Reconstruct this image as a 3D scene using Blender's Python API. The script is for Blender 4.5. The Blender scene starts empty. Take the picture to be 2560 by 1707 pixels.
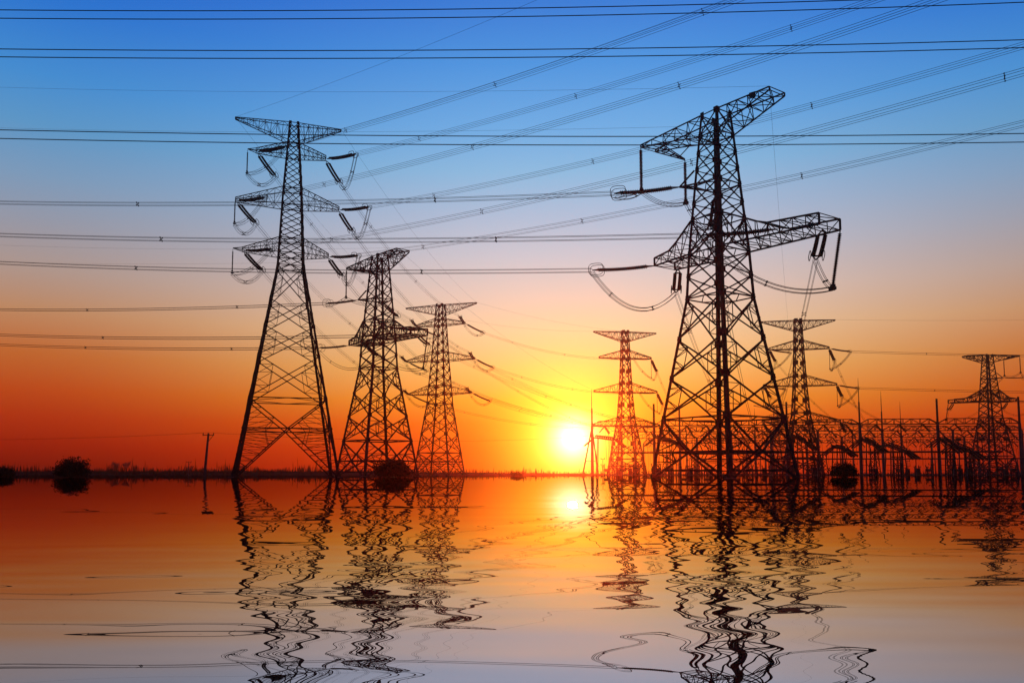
import bpy, math, random
from mathutils import Vector as V, Matrix

random.seed(7)
S = bpy.context.scene
C = S.collection
R = math.radians

# ------------------------------------------------------------------ camera
F = 2050.0                     # focal length in photo pixels (2560 wide)
PITCH = R(5.2)
EYE = 0.5
HORIZON = 1184.0
YC = HORIZON - F * math.tan(PITCH)
cam = bpy.data.cameras.new('camera')
cam.sensor_width = 36.0
cam.lens = 36.0 * F / 2560.0
cam.shift_y = (YC - 853.5) / 2560.0
cam.clip_start = 0.1
cam.clip_end = 20000
co = bpy.data.objects.new('camera', cam)
co.location = (0, 0, EYE)
co.rotation_euler = (R(90) + PITCH, 0, 0)
C.objects.link(co)
S.camera = co

# ------------------------------------------------------------------ colour, light, sky
S.view_settings.view_transform = 'Standard'
S.view_settings.look = 'None'
S.view_settings.exposure = 0.0
S.view_settings.gamma = 1.0
S.cycles.use_denoising = True
S.cycles.volume_bounces = 0
S.cycles.max_bounces = 6
S.cycles.sample_clamp_indirect = 4.0

SUN_EL, SUN_AZ = R(2.45), R(4.25)          # azimuth measured from +Y towards +X
SUN_DIR = V((math.sin(SUN_AZ) * math.cos(SUN_EL), math.cos(SUN_AZ) * math.cos(SUN_EL), math.sin(SUN_EL)))


def lin(c):
    return tuple((x / 255 / 12.92) if x / 255 <= 0.04045 else ((x / 255 + 0.055) / 1.055) ** 2.4 for x in c)


class NT:
    """small helper to wire up shader nodes"""
    def __init__(self, tree):
        self.t = tree
        tree.nodes.clear()

    def n(self, kind, **kw):
        nd = self.t.nodes.new(kind)
        for k, v in kw.items():
            setattr(nd, k, v)
        return nd

    def put(self, sock, v):
        if isinstance(v, bpy.types.NodeSocket):
            self.t.links.new(v, sock)
        else:
            sock.default_value = v

    def m(self, op, a, b=0.0, c=0.0, clamp=False):
        nd = self.n('ShaderNodeMath', operation=op, use_clamp=clamp)
        for i, v in enumerate((a, b, c)):
            self.put(nd.inputs[i], v)
        return nd.outputs[0]

    def vm(self, op, a, b):
        nd = self.n('ShaderNodeVectorMath', operation=op)
        self.put(nd.inputs[0], a)
        self.put(nd.inputs[1], b)
        return nd.outputs['Value'] if op == 'DOT_PRODUCT' else nd.outputs['Vector']

    def mix(self, f, a, b, blend='MIX'):
        nd = self.n('ShaderNodeMix', data_type='RGBA', blend_type=blend)
        self.put(nd.inputs[0], f)
        self.put(nd.inputs[6], a)
        self.put(nd.inputs[7], b)
        return nd.outputs[2]

    def ramp(self, f, stops):
        nd = self.n('ShaderNodeValToRGB')
        cr = nd.color_ramp
        while len(cr.elements) > 1:
            cr.elements.remove(cr.elements[-1])
        cr.elements[0].position = stops[0][0]
        cr.elements[0].color = (*stops[0][1], 1)
        for p, c in stops[1:]:
            e = cr.elements.new(p)
            e.color = (*c, 1)
        self.put(nd.inputs[0], f)
        return nd.outputs[0]

    def smooth(self, x, a, b):
        nd = self.n('ShaderNodeMapRange', interpolation_type='SMOOTHSTEP')
        for i, v in enumerate((x, a, b, 0.0, 1.0)):
            self.put(nd.inputs[i], v)
        return nd.outputs[0]


def el_of(py, px=1280.0):
    """elevation (degrees) that a height in the photograph stands for"""
    u, v = (px - 1280) / F, (YC - py) / F
    d = V((u, math.cos(PITCH) - v * math.sin(PITCH), math.sin(PITCH) + v * math.cos(PITCH))).normalized()
    return math.degrees(math.asin(d.z))


# clear dusk sky: colours by elevation, once towards the sun and once well to the side of it
SKY_SUN = [(0, (60, 124, 214)), (160, (80, 150, 224)), (320, (112, 172, 228)), (430, (140, 186, 224)),
           (540, (174, 190, 216)), (640, (202, 198, 208)), (740, (230, 202, 188)), (830, (244, 204, 158)),
           (920, (246, 190, 108)), (1000, (246, 154, 42)), (1060, (242, 104, 8)), (1120, (232, 66, 0)), (1182, (212, 42, 0))]
SKY_SIDE = [(0, (26, 92, 200)), (160, (44, 116, 206)), (320, (68, 140, 208)), (430, (92, 150, 198)),
            (540, (124, 154, 186)), (640, (150, 152, 166)), (740, (174, 150, 140)), (830, (190, 136, 96)),
            (920, (192, 102, 42)), (1000, (188, 70, 12)), (1060, (174, 46, 4)), (1120, (150, 28, 0)), (1182, (108, 14, 0))]
EL_MAX = 60.0

w = bpy.data.worlds.new('World')
S.world = w
w.use_nodes = True
nt = NT(w.node_tree)
tc = nt.n('ShaderNodeTexCoord')
d = tc.outputs['Generated']
sep = nt.n('ShaderNodeSeparateXYZ')
nt.put(sep.inputs[0], d)
el = nt.m('MULTIPLY', nt.m('ARCSINE', sep.outputs[2]), 180 / math.pi)
elf = nt.m('DIVIDE', nt.m('ABSOLUTE', el), EL_MAX, clamp=True)


def stops(tab):
    out = [(el_of(py) / EL_MAX, lin(c)) for py, c in tab]
    out.sort()
    top = out[-1][1]
    out.append((0.75, tuple(x * 0.75 for x in top)))
    out.append((1.0, tuple(x * 0.45 for x in top)))
    out[0] = (0.0, out[0][1])
    return out


rs = nt.ramp(elf, stops(SKY_SUN))
rd = nt.ramp(elf, stops(SKY_SIDE))
az = nt.m('ARCTAN2', sep.outputs[0], sep.outputs[1])
daz = nt.m('ABSOLUTE', nt.m('SUBTRACT', az, SUN_AZ))
side = nt.smooth(daz, R(2), R(36))
col = nt.mix(side, rs, rd)
back = nt.smooth(daz, R(45), R(150))       # the half of the sky behind the viewer is already dark
col = nt.mix(nt.m('MULTIPLY', back, 0.94), col, (0.018, 0.018, 0.026, 1))
# the sun and its aureole
ang = nt.m('MULTIPLY', nt.m('ARCCOSINE', nt.m('MINIMUM', nt.vm('DOT_PRODUCT', d, tuple(SUN_DIR)), 1.0)), 180 / math.pi)


def gauss(s, p=2.0):
    return nt.m('EXPONENT', nt.m('MULTIPLY', nt.m('POWER', nt.m('DIVIDE', ang, s), p), -1.0))


def add(base, f, c):
    nd = nt.n('ShaderNodeVectorMath', operation='SCALE')
    nd.inputs[0].default_value = c
    nt.put(nd.inputs['Scale'], f)
    return nt.vm('ADD', base, nd.outputs[0])


col = add(col, gauss(1.3, 2.0), (2.0, 1.8, 1.4))
col = add(col, gauss(3.6, 1.6), (0.8, 0.95, 0.03))
col = add(col, gauss(5.2, 1.2), (0.32, 0.26, 0.0))
bg = nt.n('ShaderNodeBackground')
nt.put(bg.inputs[0], col)
bg.inputs[1].default_value = 1.0
# a weak physical dusk sky on top of it
sky = nt.n('ShaderNodeTexSky', sky_type='NISHITA')
sky.sun_disc = False
sky.sun_elevation = SUN_EL
sky.sun_rotation = SUN_AZ
sky.dust_density = 4.0
bg2 = nt.n('ShaderNodeBackground')
nt.put(bg2.inputs[0], sky.outputs[0])
bg2.inputs[1].default_value = 0.0015
ad = nt.n('ShaderNodeAddShader')
nt.put(ad.inputs[0], bg.outputs[0])
nt.put(ad.inputs[1], bg2.outputs[0])
wo = nt.n('ShaderNodeOutputWorld')
nt.put(wo.inputs[0], ad.outputs[0])

sl = bpy.data.lights.new('sun', 'SUN')
sl.energy = 2.0
sl.angle = R(0.53)
sl.color = (1.0, 0.05, 0.008)
so = bpy.data.objects.new('sun', sl)
so.rotation_euler = (-SUN_DIR).to_track_quat('-Z', 'Y').to_euler()
so.location = (20, 300, 60)
C.objects.link(so)

# ------------------------------------------------------------------ materials
def mat(name, c1, c2, rough=0.6, metal=0.0, scale=3.0, spec=0.08):
    m = bpy.data.materials.new(name)
    m.use_nodes = True
    t = NT(m.node_tree)
    no = t.n('ShaderNodeTexNoise')
    no.inputs['Scale'].default_value = scale
    no.inputs['Detail'].default_value = 4
    tco = t.n('ShaderNodeTexCoord')
    t.put(no.inputs[0], tco.outputs['Object'])
    colr = t.ramp(no.outputs[0], [(0.3, c1), (0.7, c2)])
    b = t.n('ShaderNodeBsdfPrincipled')
    t.put(b.inputs['Base Color'], colr)
    b.inputs['Roughness'].default_value = rough
    b.inputs['Metallic'].default_value = metal
    b.inputs['Specular IOR Level'].default_value = spec
    o = t.n('ShaderNodeOutputMaterial')
    t.put(o.inputs[0], b.outputs[0])
    return m


STEEL = mat('weathered_steel', (0.022, 0.022, 0.024), (0.04, 0.036, 0.034), 0.85, spec=0.0)
GLASS = mat('insulator_porcelain', (0.02, 0.012, 0.01), (0.035, 0.018, 0.014), 0.7)
WIRE = mat('aluminium_cable', (0.022, 0.022, 0.025), (0.032, 0.032, 0.035), 0.85, spec=0.0)
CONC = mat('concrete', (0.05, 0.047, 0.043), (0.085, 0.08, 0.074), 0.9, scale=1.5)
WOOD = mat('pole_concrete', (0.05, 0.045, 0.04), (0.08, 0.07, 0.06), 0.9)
LEAF = mat('dry_foliage', (0.018, 0.02, 0.01), (0.034, 0.03, 0.018), 0.9, scale=6, spec=0.0)
REED = mat('dry_reed', (0.03, 0.025, 0.015), (0.06, 0.05, 0.03), 0.9, scale=0.5, spec=0.0)
EARTH = mat('bank_earth', (0.018, 0.016, 0.012), (0.035, 0.03, 0.022), 0.95, scale=0.3, spec=0.0)
BARK = mat('grey_bark', (0.06, 0.05, 0.045), (0.10, 0.085, 0.07), 0.9)

# ------------------------------------------------------------------ helpers
class MB:
    """collects bars, tubes and boxes; build() links them as ONE mesh object"""
    def __init__(self):
        self.v, self.f = [], []

    def bar(self, a, b, wd, wd2=None):
        a, b = V(a), V(b)
        ax = b - a
        if ax.length < 1e-5:
            return
        ax.normalize()
        up = V((0, 0, 1)) if abs(ax.z) < 0.9 else V((1, 0, 0))
        s = ax.cross(up).normalized()
        u = s.cross(ax)
        i = len(self.v)
        for p, h in ((a, wd / 2), (b, (wd2 or wd) / 2)):
            for x, y in ((-1, -1), (1, -1), (1, 1), (-1, 1)):
                self.v.append(p + s * x * h + u * y * h)
        for k in range(4):
            j = (k + 1) % 4
            self.f.append((i + k, i + j, i + 4 + j, i + 4 + k))
        self.f.append((i + 3, i + 2, i + 1, i))
        self.f.append((i + 4, i + 5, i + 6, i + 7))

    def box(self, c, sx, sy, sz, rot=0.0):
        c = V(c)
        i = len(self.v)
        cs, sn = math.cos(rot), math.sin(rot)
        for z in (-1, 1):
            for x, y in ((-1, -1), (1, -1), (1, 1), (-1, 1)):
                px, py = x * sx / 2, y * sy / 2
                self.v.append(c + V((px * cs - py * sn, px * sn + py * cs, z * sz / 2)))
        for k in range(4):
            j = (k + 1) % 4
            self.f.append((i + k, i + j, i + 4 + j, i + 4 + k))
        self.f.append((i + 3, i + 2, i + 1, i))
        self.f.append((i + 4, i + 5, i + 6, i + 7))

    def tube(self, pts, r, n=5, closed=False):
        pts = [V(p) for p in pts]
        i = len(self.v)
        N = len(pts)
        for k, p in enumerate(pts):
            if closed:
                ax = pts[(k + 1) % N] - pts[k - 1]
            else:
                ax = pts[min(k + 1, N - 1)] - pts[max(k - 1, 0)]
            ax.normalize()
            up = V((0, 0, 1)) if abs(ax.z) < 0.95 else V((1, 0, 0))
            s = ax.cross(up).normalized()
            u = s.cross(ax)
            rr = r[k] if isinstance(r, (list, tuple)) else r
            for q in range(n):
                t = 2 * math.pi * q / n
                self.v.append(p + s * math.cos(t) * rr + u * math.sin(t) * rr)
        for k in range(N if closed else N - 1):
            k2 = (k + 1) % N
            for q in range(n):
                q2 = (q + 1) % n
                self.f.append((i + k * n + q, i + k * n + q2, i + k2 * n + q2, i + k2 * n + q))
        if not closed:
            self.f.append(tuple(i + q for q in range(n))[::-1])
            self.f.append(tuple(i + (N - 1) * n + q for q in range(n)))

    def bent_discs(self, a, mid, b, r_core, r_disc, pitch, n=7):
        """the same string sagging through a middle point"""
        L = (b - a).length
        m = max(4, int(L / pitch))
        pts, rr = [], []
        for k in range(m):
            for f, q in ((0.18, r_core), (0.5, r_disc), (0.72, r_core)):
                t = (k + f) / m
                pts.append(a * (1 - t) ** 2 + (mid * 2 - (a + b) / 2) * 2 * t * (1 - t) + b * t * t)
                rr.append(q)
        self.tube(pts, rr, n)

    def discs(self, a, b, r_core, r_disc, pitch, n=7):
        """an insulator string: a core with a skirt at every pitch"""
        a, b = V(a), V(b)
        L = (b - a).length
        m = max(3, int(L / pitch))
        pts, rr = [], []
        for k in range(m):
            t0, t1, t2 = (k + 0.18) / m, (k + 0.5) / m, (k + 0.72) / m
            for t, q in ((t0, r_core), (t1, r_disc), (t2, r_core)):
                pts.append(a.lerp(b, t))
                rr.append(q)
        self.tube(pts, rr, n)

    def build(self, name, material, parent=None, local=False):
        """parent + local False: vertices are in world space and are moved into the parent's space"""
        me = bpy.data.meshes.new(name)
        vs = self.v
        if parent is not None and not local:
            iv = world_of(parent).inverted()
            vs = [iv @ p for p in vs]
        me.from_pydata([tuple(p) for p in vs], [], self.f)
        me.materials.append(material)
        o = bpy.data.objects.new(name, me)
        C.objects.link(o)
        if parent is not None:
            o.parent = parent
        return o


def world_of(o):
    m = Matrix.LocRotScale(o.location, o.rotation_euler, o.scale)
    return world_of(o.parent) @ m if o.parent else m


def tag(o, label=None, cat=None, group=None, kind=None):
    for k, v in (('label', label), ('category', cat), ('group', group), ('kind', kind)):
        if v:
            o[k] = v
    return o


def thing(name, label, cat, loc=(0, 0, 0), rz=0.0, group=None):
    o = bpy.data.objects.new(name, None)
    o.empty_display_size = 0.5
    o.location = loc
    o.rotation_euler = (0, 0, rz)
    C.objects.link(o)
    return tag(o, label, cat, group)


def at(px, py, Y):
    """the point at depth Y that a photo pixel looks at"""
    u, v = (px - 1280) / F, (YC - py) / F
    dd = V((u, math.cos(PITCH) - v * math.sin(PITCH), math.sin(PITCH) + v * math.cos(PITCH)))
    return dd * (Y / dd.y) + V((0, 0, EYE))


def lerp(a, b, t):
    return a + (b - a) * t


# ------------------------------------------------------------------ setting: water, far bank
def water_material():
    m = bpy.data.materials.new('still_water')
    m.use_nodes = True
    t = NT(m.node_tree)
    tco = t.n('ShaderNodeTexCoord')
    p = tco.outputs['Object']
    sp = t.n('ShaderNodeSeparateXYZ')
    t.put(sp.inputs[0], p)
    yy = sp.outputs[1]

    def noise(scale, detail, off):
        mp = t.n('ShaderNodeMapping')
        t.put(mp.inputs[0], p)
        mp.inputs['Location'].default_value = off
        mp.inputs['Scale'].default_value = tuple(1.6 * q for q in scale)
        no = t.n('ShaderNodeTexNoise')
        no.inputs['Scale'].default_value = 1.0
        no.inputs['Detail'].default_value = detail
        no.inputs['Roughness'].default_value = 0.45
        t.put(no.inputs[0], mp.outputs[0])
        return t.m('SUBTRACT', no.outputs[0], 0.5)

    def layer(scale, detail, off, amp, y0, y1):
        """a ripple train: full strength up to y0 metres from the shore, gone at y1"""
        f = t.m('SUBTRACT', 1.0, t.smooth(yy, y0 * 0.625, y1 * 0.625))
        return t.m('MULTIPLY', noise(scale, detail, off), t.m('MULTIPLY', f, amp))

    bx = layer((1.3, 4.4, 1), 0.0, (3.1, 0.7, 0), 0.19, 5, 11)
    bx = t.m('ADD', bx, layer((0.45, 1.8, 1), 0.5, (1.3, 4.7, 0), 0.17, 12, 32))
    bx = t.m('ADD', bx, layer((0.15, 0.65, 1), 1.0, (7.3, 2.7, 0), 0.16, 45, 150))
    by = layer((0.6, 2.6, 1), 0.0, (9.1, 1.7, 0), 0.024, 5, 13)
    by = t.m('ADD', by, layer((0.2, 0.9, 1), 1.5, (2.2, 8.7, 0), 0.008, 10, 32))
    by = t.m('ADD', by, layer((0.05, 0.3, 1), 2.0, (5.3, 3.7, 0), 0.0012, 40, 110))
    # tilt added to the flat water's normals so it mirrors higher, bluer sky
    dist = t.n('ShaderNodeVectorMath', operation='LENGTH')
    t.put(dist.inputs[0], p)
    by = t.m('SUBTRACT', by, t.m('DIVIDE', 0.038, t.m('MAXIMUM', dist.outputs['Value'], 1.0)))
    # ripple trains spread as arcs from the shore at the origin: bx tilts along an arc, by across it
    fl = t.n('ShaderNodeVectorMath', operation='MULTIPLY')
    t.put(fl.inputs[0], p)
    fl.inputs[1].default_value = (1, 1, 0)
    rad = t.n('ShaderNodeVectorMath', operation='NORMALIZE')
    t.put(rad.inputs[0], fl.outputs[0])
    rs_ = t.n('ShaderNodeSeparateXYZ')
    t.put(rs_.inputs[0], rad.outputs[0])
    rx, ry = rs_.outputs[0], rs_.outputs[1]
    nx = t.m('ADD', t.m('MULTIPLY', bx, ry), t.m('MULTIPLY', by, rx))
    ny = t.m('SUBTRACT', t.m('MULTIPLY', by, ry), t.m('MULTIPLY', bx, rx))
    cb = t.n('ShaderNodeCombineXYZ')
    t.put(cb.inputs[0], nx)
    t.put(cb.inputs[1], ny)
    cb.inputs[2].default_value = 1.0
    nv = t.n('ShaderNodeVectorMath', operation='NORMALIZE')
    t.put(nv.inputs[0], cb.outputs[0])
    g = t.n('ShaderNodeBsdfGlossy')
    g.inputs['Color'].default_value = (0.53, 0.55, 0.60, 1)
    g.inputs['Roughness'].default_value = 0.0
    t.put(g.inputs['Normal'], nv.outputs[0])
    o = t.n('ShaderNodeOutputMaterial')
    t.put(o.inputs[0], g.outputs[0])
    return m


def sheet(name, pts, faces, material, label):
    me = bpy.data.meshes.new(name)
    me.from_pydata(pts, [], faces)
    me.materials.append(material)
    o = bpy.data.objects.new(name, me)
    C.objects.link(o)
    tag(o, label, None, None, 'structure')
    return o


BANK_Y = 326.0
sheet('water', [(-420, -40, 0), (420, -40, 0), (420, 335, 0), (-420, 335, 0)], [(0, 1, 2, 3)], water_material(),
      'calm rippled water mirroring the sunset')


def bank():
    rnd = random.Random(3)
    xs = [-420 + i * 3.0 for i in range(281)]
    pts, faces = [], []
    rows = 5
    for x in xs:
        left = max(0.0, min(1.0, (40 - x) / 120))
        hgt = 0.45 + 1.0 * left + rnd.uniform(-0.12, 0.25) * (0.5 + left)
        yb = BANK_Y + 3 * math.sin(x * 0.03) + rnd.uniform(-0.4, 0.4)
        for q, (dy, z) in enumerate(((0, -0.3), (3, 0.35 * hgt), (8, hgt), (16, 0.4), (4500, 0.3))):
            pts.append((x * (1 if dy < 100 else 14), yb + dy, z))
    for i in range(len(xs) - 1):
        for q in range(rows - 1):
            a = i * rows + q
            faces.append((a, a + rows, a + rows + 1, a + 1))
    sheet('ground', pts, faces, EARTH, 'low dark far bank along the horizon')


bank()

# ------------------------------------------------------------------ lattice pylons
def hw_at(prof, z):
    for (z0, h0), (z1, h1) in zip(prof, prof[1:]):
        if z <= z1:
            return lerp(h0, h1, (z - z0) / (z1 - z0))
    return prof[-1][1]


CORN = ((-1, -1), (1, -1), (1, 1), (-1, 1))


def leg_part(prof, zs, sx, sy, b0, b1, t):
    """one corner leg of angle iron, two flanges that follow the outline"""
    mb = MB()
    ztop = zs[-1]
    for z0, z1 in zip(zs, zs[1:]):
        h0, h1 = hw_at(prof, z0), hw_at(prof, z1)
        w0, w1 = lerp(b0, b1, z0 / ztop), lerp(b0, b1, z1 / ztop)
        a, b = V((sx * h0, sy * h0, z0)), V((sx * h1, sy * h1, z1))
        for ax in (0, 1):
            o0, o1 = V((0, 0, 0)), V((0, 0, 0))
            if ax == 0:
                o0, o1, th = V((-sx * w0, 0, 0)), V((-sx * w1, 0, 0)), V((0, -sy * t, 0))
            else:
                o0, o1, th = V((0, -sy * w0, 0)), V((0, -sy * w1, 0)), V((-sx * t, 0, 0))
            i = len(mb.v)
            mb.v += [a, a + o0, a + o0 + th, a + th, b, b + o1, b + o1 + th, b + th]
            mb.f += [(i, i + 1, i + 5, i + 4), (i + 1, i + 2, i + 6, i + 5), (i + 2, i + 3, i + 7, i + 6),
                     (i + 3, i, i + 4, i + 7), (i + 3, i + 2, i + 1, i), (i + 4, i + 5, i + 6, i + 7)]
    return mb


def body_part(prof, panels, wd, ws, rings, big, gus, ztopgus=1e9):
    """bracing of the four faces; 'big' panels get secondary bracing, 'rings' a diaphragm"""
    mb = MB()
    for pi, (z0, z1) in enumerate(zip(panels, panels[1:])):
        h0, h1 = hw_at(prof, z0), hw_at(prof, z1)
        bigp = (z1 - z0) > big
        k = lerp(1.0, 0.62, min(1, z0 / panels[-1]))
        for c in range(4):
            (ax, ay), (bx, by) = CORN[c], CORN[(c + 1) % 4]
            A0, B0 = V((ax * h0, ay * h0, z0)), V((bx * h0, by * h0, z0))
            A1, B1 = V((ax * h1, ay * h1, z1)), V((bx * h1, by * h1, z1))
            mb.bar(A0, B1, wd * k)
            mb.bar(B0, A1, wd * k)
            tx = h0 / (h0 + h1)
            X = A0.lerp(B1, tx)
            if bigp:
                for P0, P1, Q in ((A0, A1, B1), (B0, B1, A1)):
                    lo = P0.lerp(X, 0.5)
                    hi = P1.lerp(X, 0.5)
                    e1, e2, e3 = P0.lerp(P1, 0.27), P0.lerp(P1, 0.5), P0.lerp(P1, 0.76)
                    mb.bar(e1, lo, ws)
                    mb.bar(lo, e2, ws)
                    mb.bar(e2, hi, ws)
                    mb.bar(hi, e3, ws)
                    mb.bar(lo, hi, ws)
            if z0 in rings:
                mb.bar(A0, B0, wd * k)
            if gus:
                for P, s in ((A0, 1), (A1, 1)):
                    if P.z < 0.5 or P.z > ztopgus:
                        continue
                    g = gus * lerp(1.0, 0.75, min(1, P.z / panels[-1]))
                    dirv = V((bx - ax, by - ay, 0)).normalized()
                    rot = math.atan2(dirv.y, dirv.x)
                    mb.box(P + dirv * g * 0.35, g * 0.7, 0.05, g * 0.9, rot)
                    pb = V((bx * P.z * 0 + bx * hw_at(prof, P.z), by * hw_at(prof, P.z), P.z))
                    mb.box(pb - dirv * g * 0.35, g * 0.7, 0.05, g * 0.9, rot)
                mb.box(X, gus * 0.32 if abs(bx - ax) else 0.06, 0.06 if abs(bx - ax) else gus * 0.32, gus * 0.32)
        if z0 in rings:
            a = [V((x * h0, y * h0, z0)) for x, y in CORN]
            mids = [a[i].lerp(a[(i + 1) % 4], 0.5) for i in range(4)]
            for i in range(4):
                mb.bar(mids[i], mids[(i + 1) % 4], ws * 1.2)
    h = hw_at(prof, panels[-1])
    a = [V((x * h, y * h, panels[-1])) for x, y in CORN]
    for i in range(4):
        mb.bar(a[i], a[(i + 1) % 4], wd * 0.6)
    return mb


def bottom_part(prof, zc, z1, wd, ws, mb, sub=4):
    """open base panel: X over the whole panel with a belt through its middle and dense secondary bracing"""
    h0, h1, hc = hw_at(prof, 0), hw_at(prof, z1), hw_at(prof, zc)
    for c in range(4):
        (ax, ay), (bx, by) = CORN[c], CORN[(c + 1) % 4]
        A0, B0 = V((ax * h0, ay * h0, 0)), V((bx * h0, by * h0, 0))
        A1, B1 = V((ax * h1, ay * h1, z1)), V((bx * h1, by * h1, z1))
        Ac, Bc = V((ax * hc, ay * hc, zc)), V((bx * hc, by * hc, zc))
        M = Ac.lerp(Bc, 0.5)
        for P0, P1, Pc in ((A0, A1, Ac), (B0, B1, Bc)):
            mb.bar(P0, M, wd)
            mb.bar(P1, M, wd)
            mb.bar(Pc, M, wd)
            prev = None
            for k in range(1, sub + 1):
                t = k / (sub + 1)
                e, g = P0.lerp(Pc, t), P0.lerp(M, t)
                mb.bar(e, g, ws)
                nx = P0.lerp(Pc, min(1, (k + 1) / (sub + 1)))
                mb.bar(g, nx, ws)
            for t in (0.33, 0.66):
                e, g = P1.lerp(Pc, t), P1.lerp(M, t)
                mb.bar(e, g, ws)
                mb.bar(g, P1.lerp(Pc, t + 0.33), ws)
            mb.bar(Pc.lerp(M, 0.5), P1.lerp(M, 0.66), ws)
            mb.bar(Pc.lerp(M, 0.5), P0.lerp(M, 0.66), ws)
    mids = [V((0, -hc, zc)), V((hc, 0, zc)), V((0, hc, zc)), V((-hc, 0, zc))]
    for i in range(4):
        mb.bar(mids[i], mids[(i + 1) % 4], ws * 1.3)


def arm_part(side, bot, top, n, wc, wl):
    """one crossarm: bot / top are lists of (x, half width, z) control points from the body outwards"""
    mb = MB()

    def pt(ctrl, t, sy):
        m = len(ctrl) - 1
        x0 = ctrl[0][0]
        x1 = ctrl[-1][0]
        x = lerp(x0, x1, t)
        for (xa, ha, za), (xb, hb, zb) in zip(ctrl, ctrl[1:]):
            if x <= xb + 1e-6:
                f = (x - xa) / max(1e-6, xb - xa)
                return V((side * x, sy * lerp(ha, hb, f), lerp(za, zb, f)))
        xa, ha, za = ctrl[-1]
        return V((side * xa, sy * ha, za))

    for k in range(n):
        t0, t1 = k / n, (k + 1) / n
        for sy in (-1, 1):
            b0, b1, p0, p1 = pt(bot, t0, sy), pt(bot, t1, sy), pt(top, t0, sy), pt(top, t1, sy)
            mb.bar(b0, b1, wc)
            mb.bar(p0, p1, wc)
            if k:
                mb.bar(b0, p0, wl)
            if k % 2:
                mb.bar(b0, p1, wl)
            else:
                mb.bar(p0, b1, wl)
        for ctrl in (bot, top):
            l0, l1, r0, r1 = pt(ctrl, t0, -1), pt(ctrl, t1, -1), pt(ctrl, t0, 1), pt(ctrl, t1, 1)
            if k % 2:
                mb.bar(l0, r1, wl)
            else:
                mb.bar(r0, l1, wl)
            mb.bar(l1, r1, wl)
    for sy in (-1, 1):
        mb.bar(pt(bot, 1, sy), pt(top, 1, sy), wc)
    return mb


def curve(a, b, sag, n):
    a, b = V(a), V(b)
    out = []
    for k in range(n + 1):
        t = k / n
        p = a.lerp(b, t)
        p.z -= 4 * sag * t * (1 - t)
        out.append(p)
    return out


def offsets(path, offs):
    """parallel copies of a path; offs are (sideways, up)"""
    d0 = (path[-1] - path[0])
    d0.z = 0
    d0 = d0.normalized() if d0.length > 1e-4 else V((1, 0, 0))
    s = V((d0.y, -d0.x, 0))
    return [[p + s * a + V((0, 0, b)) for p in path] for a, b in offs]


QUAD = lambda g: [(-g / 2, -g / 2), (g / 2, -g / 2), (g / 2, g / 2), (-g / 2, g / 2)]


def spacer_mesh(mb, p, dirv, g, wd):
    dirv = V(dirv)
    dirv.z = 0
    dirv.normalize()
    s = V((dirv.y, -dirv.x, 0))
    u = V((0, 0, 1))
    c = [p + s * a * 0.55 + u * b * 0.55 for a, b in QUAD(g)]
    e = [p + s * a + u * b for a, b in QUAD(g)]
    for i in range(4):
        mb.bar(c[i], c[(i + 1) % 4], wd)
        mb.bar(c[i], e[i], wd)
        mb.box(e[i], wd * 1.9, wd * 1.9, wd * 1.9)


def jumper(parent, pts, gap, r, sag_list, spacers=True):
    """the slack four-wire loop that carries the current past the tower, one part of it"""
    mb = MB()
    path = []
    for (a, b), s in zip(zip(pts, pts[1:]), sag_list):
        c = curve(a, b, s, 14)
        path += c if not path else c[1:]
    # sideways direction that does not flip along the loop
    d0 = pts[-1] - pts[0]
    d0.z = 0
    d0.normalize()
    s = V((d0.y, -d0.x, 0))
    for a, b in QUAD(gap):
        q = []
        for k, p in enumerate(path):
            tan = (path[min(k + 1, len(path) - 1)] - path[max(k - 1, 0)]).normalized()
            nn = s.cross(tan)
            nn.normalize()
            q.append(p + s * a + nn * b)
        mb.tube(q, r, 4)
    if spacers:
        for t in (0.28, 0.72):
            k = int(t * (len(path) - 1))
            tan = (path[k + 1] - path[k - 1]).normalized()
            nn = s.cross(tan)
            e = [path[k] + s * a + nn * b for a, b in QUAD(gap)]
            mb.bar(e[0], e[2], r * 2.2)
            mb.bar(e[1], e[3], r * 2.2)
            for q in e:
                mb.box(q, r * 4, r * 4, r * 4)
    return mb.build('jumper_cable', WIRE, parent)


def ring_mesh(mb, c, ax, rx, rz, r):
    """racetrack shaped grading ring around an axis"""
    ax = V(ax).normalized()
    up = V((0, 0, 1))
    s = ax.cross(up).normalized()
    u = s.cross(ax)
    return [c + s * math.cos(t) * rx + u * math.sin(t) * rz for t in [2 * math.pi * k / 14 for k in range(14)]]


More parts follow.
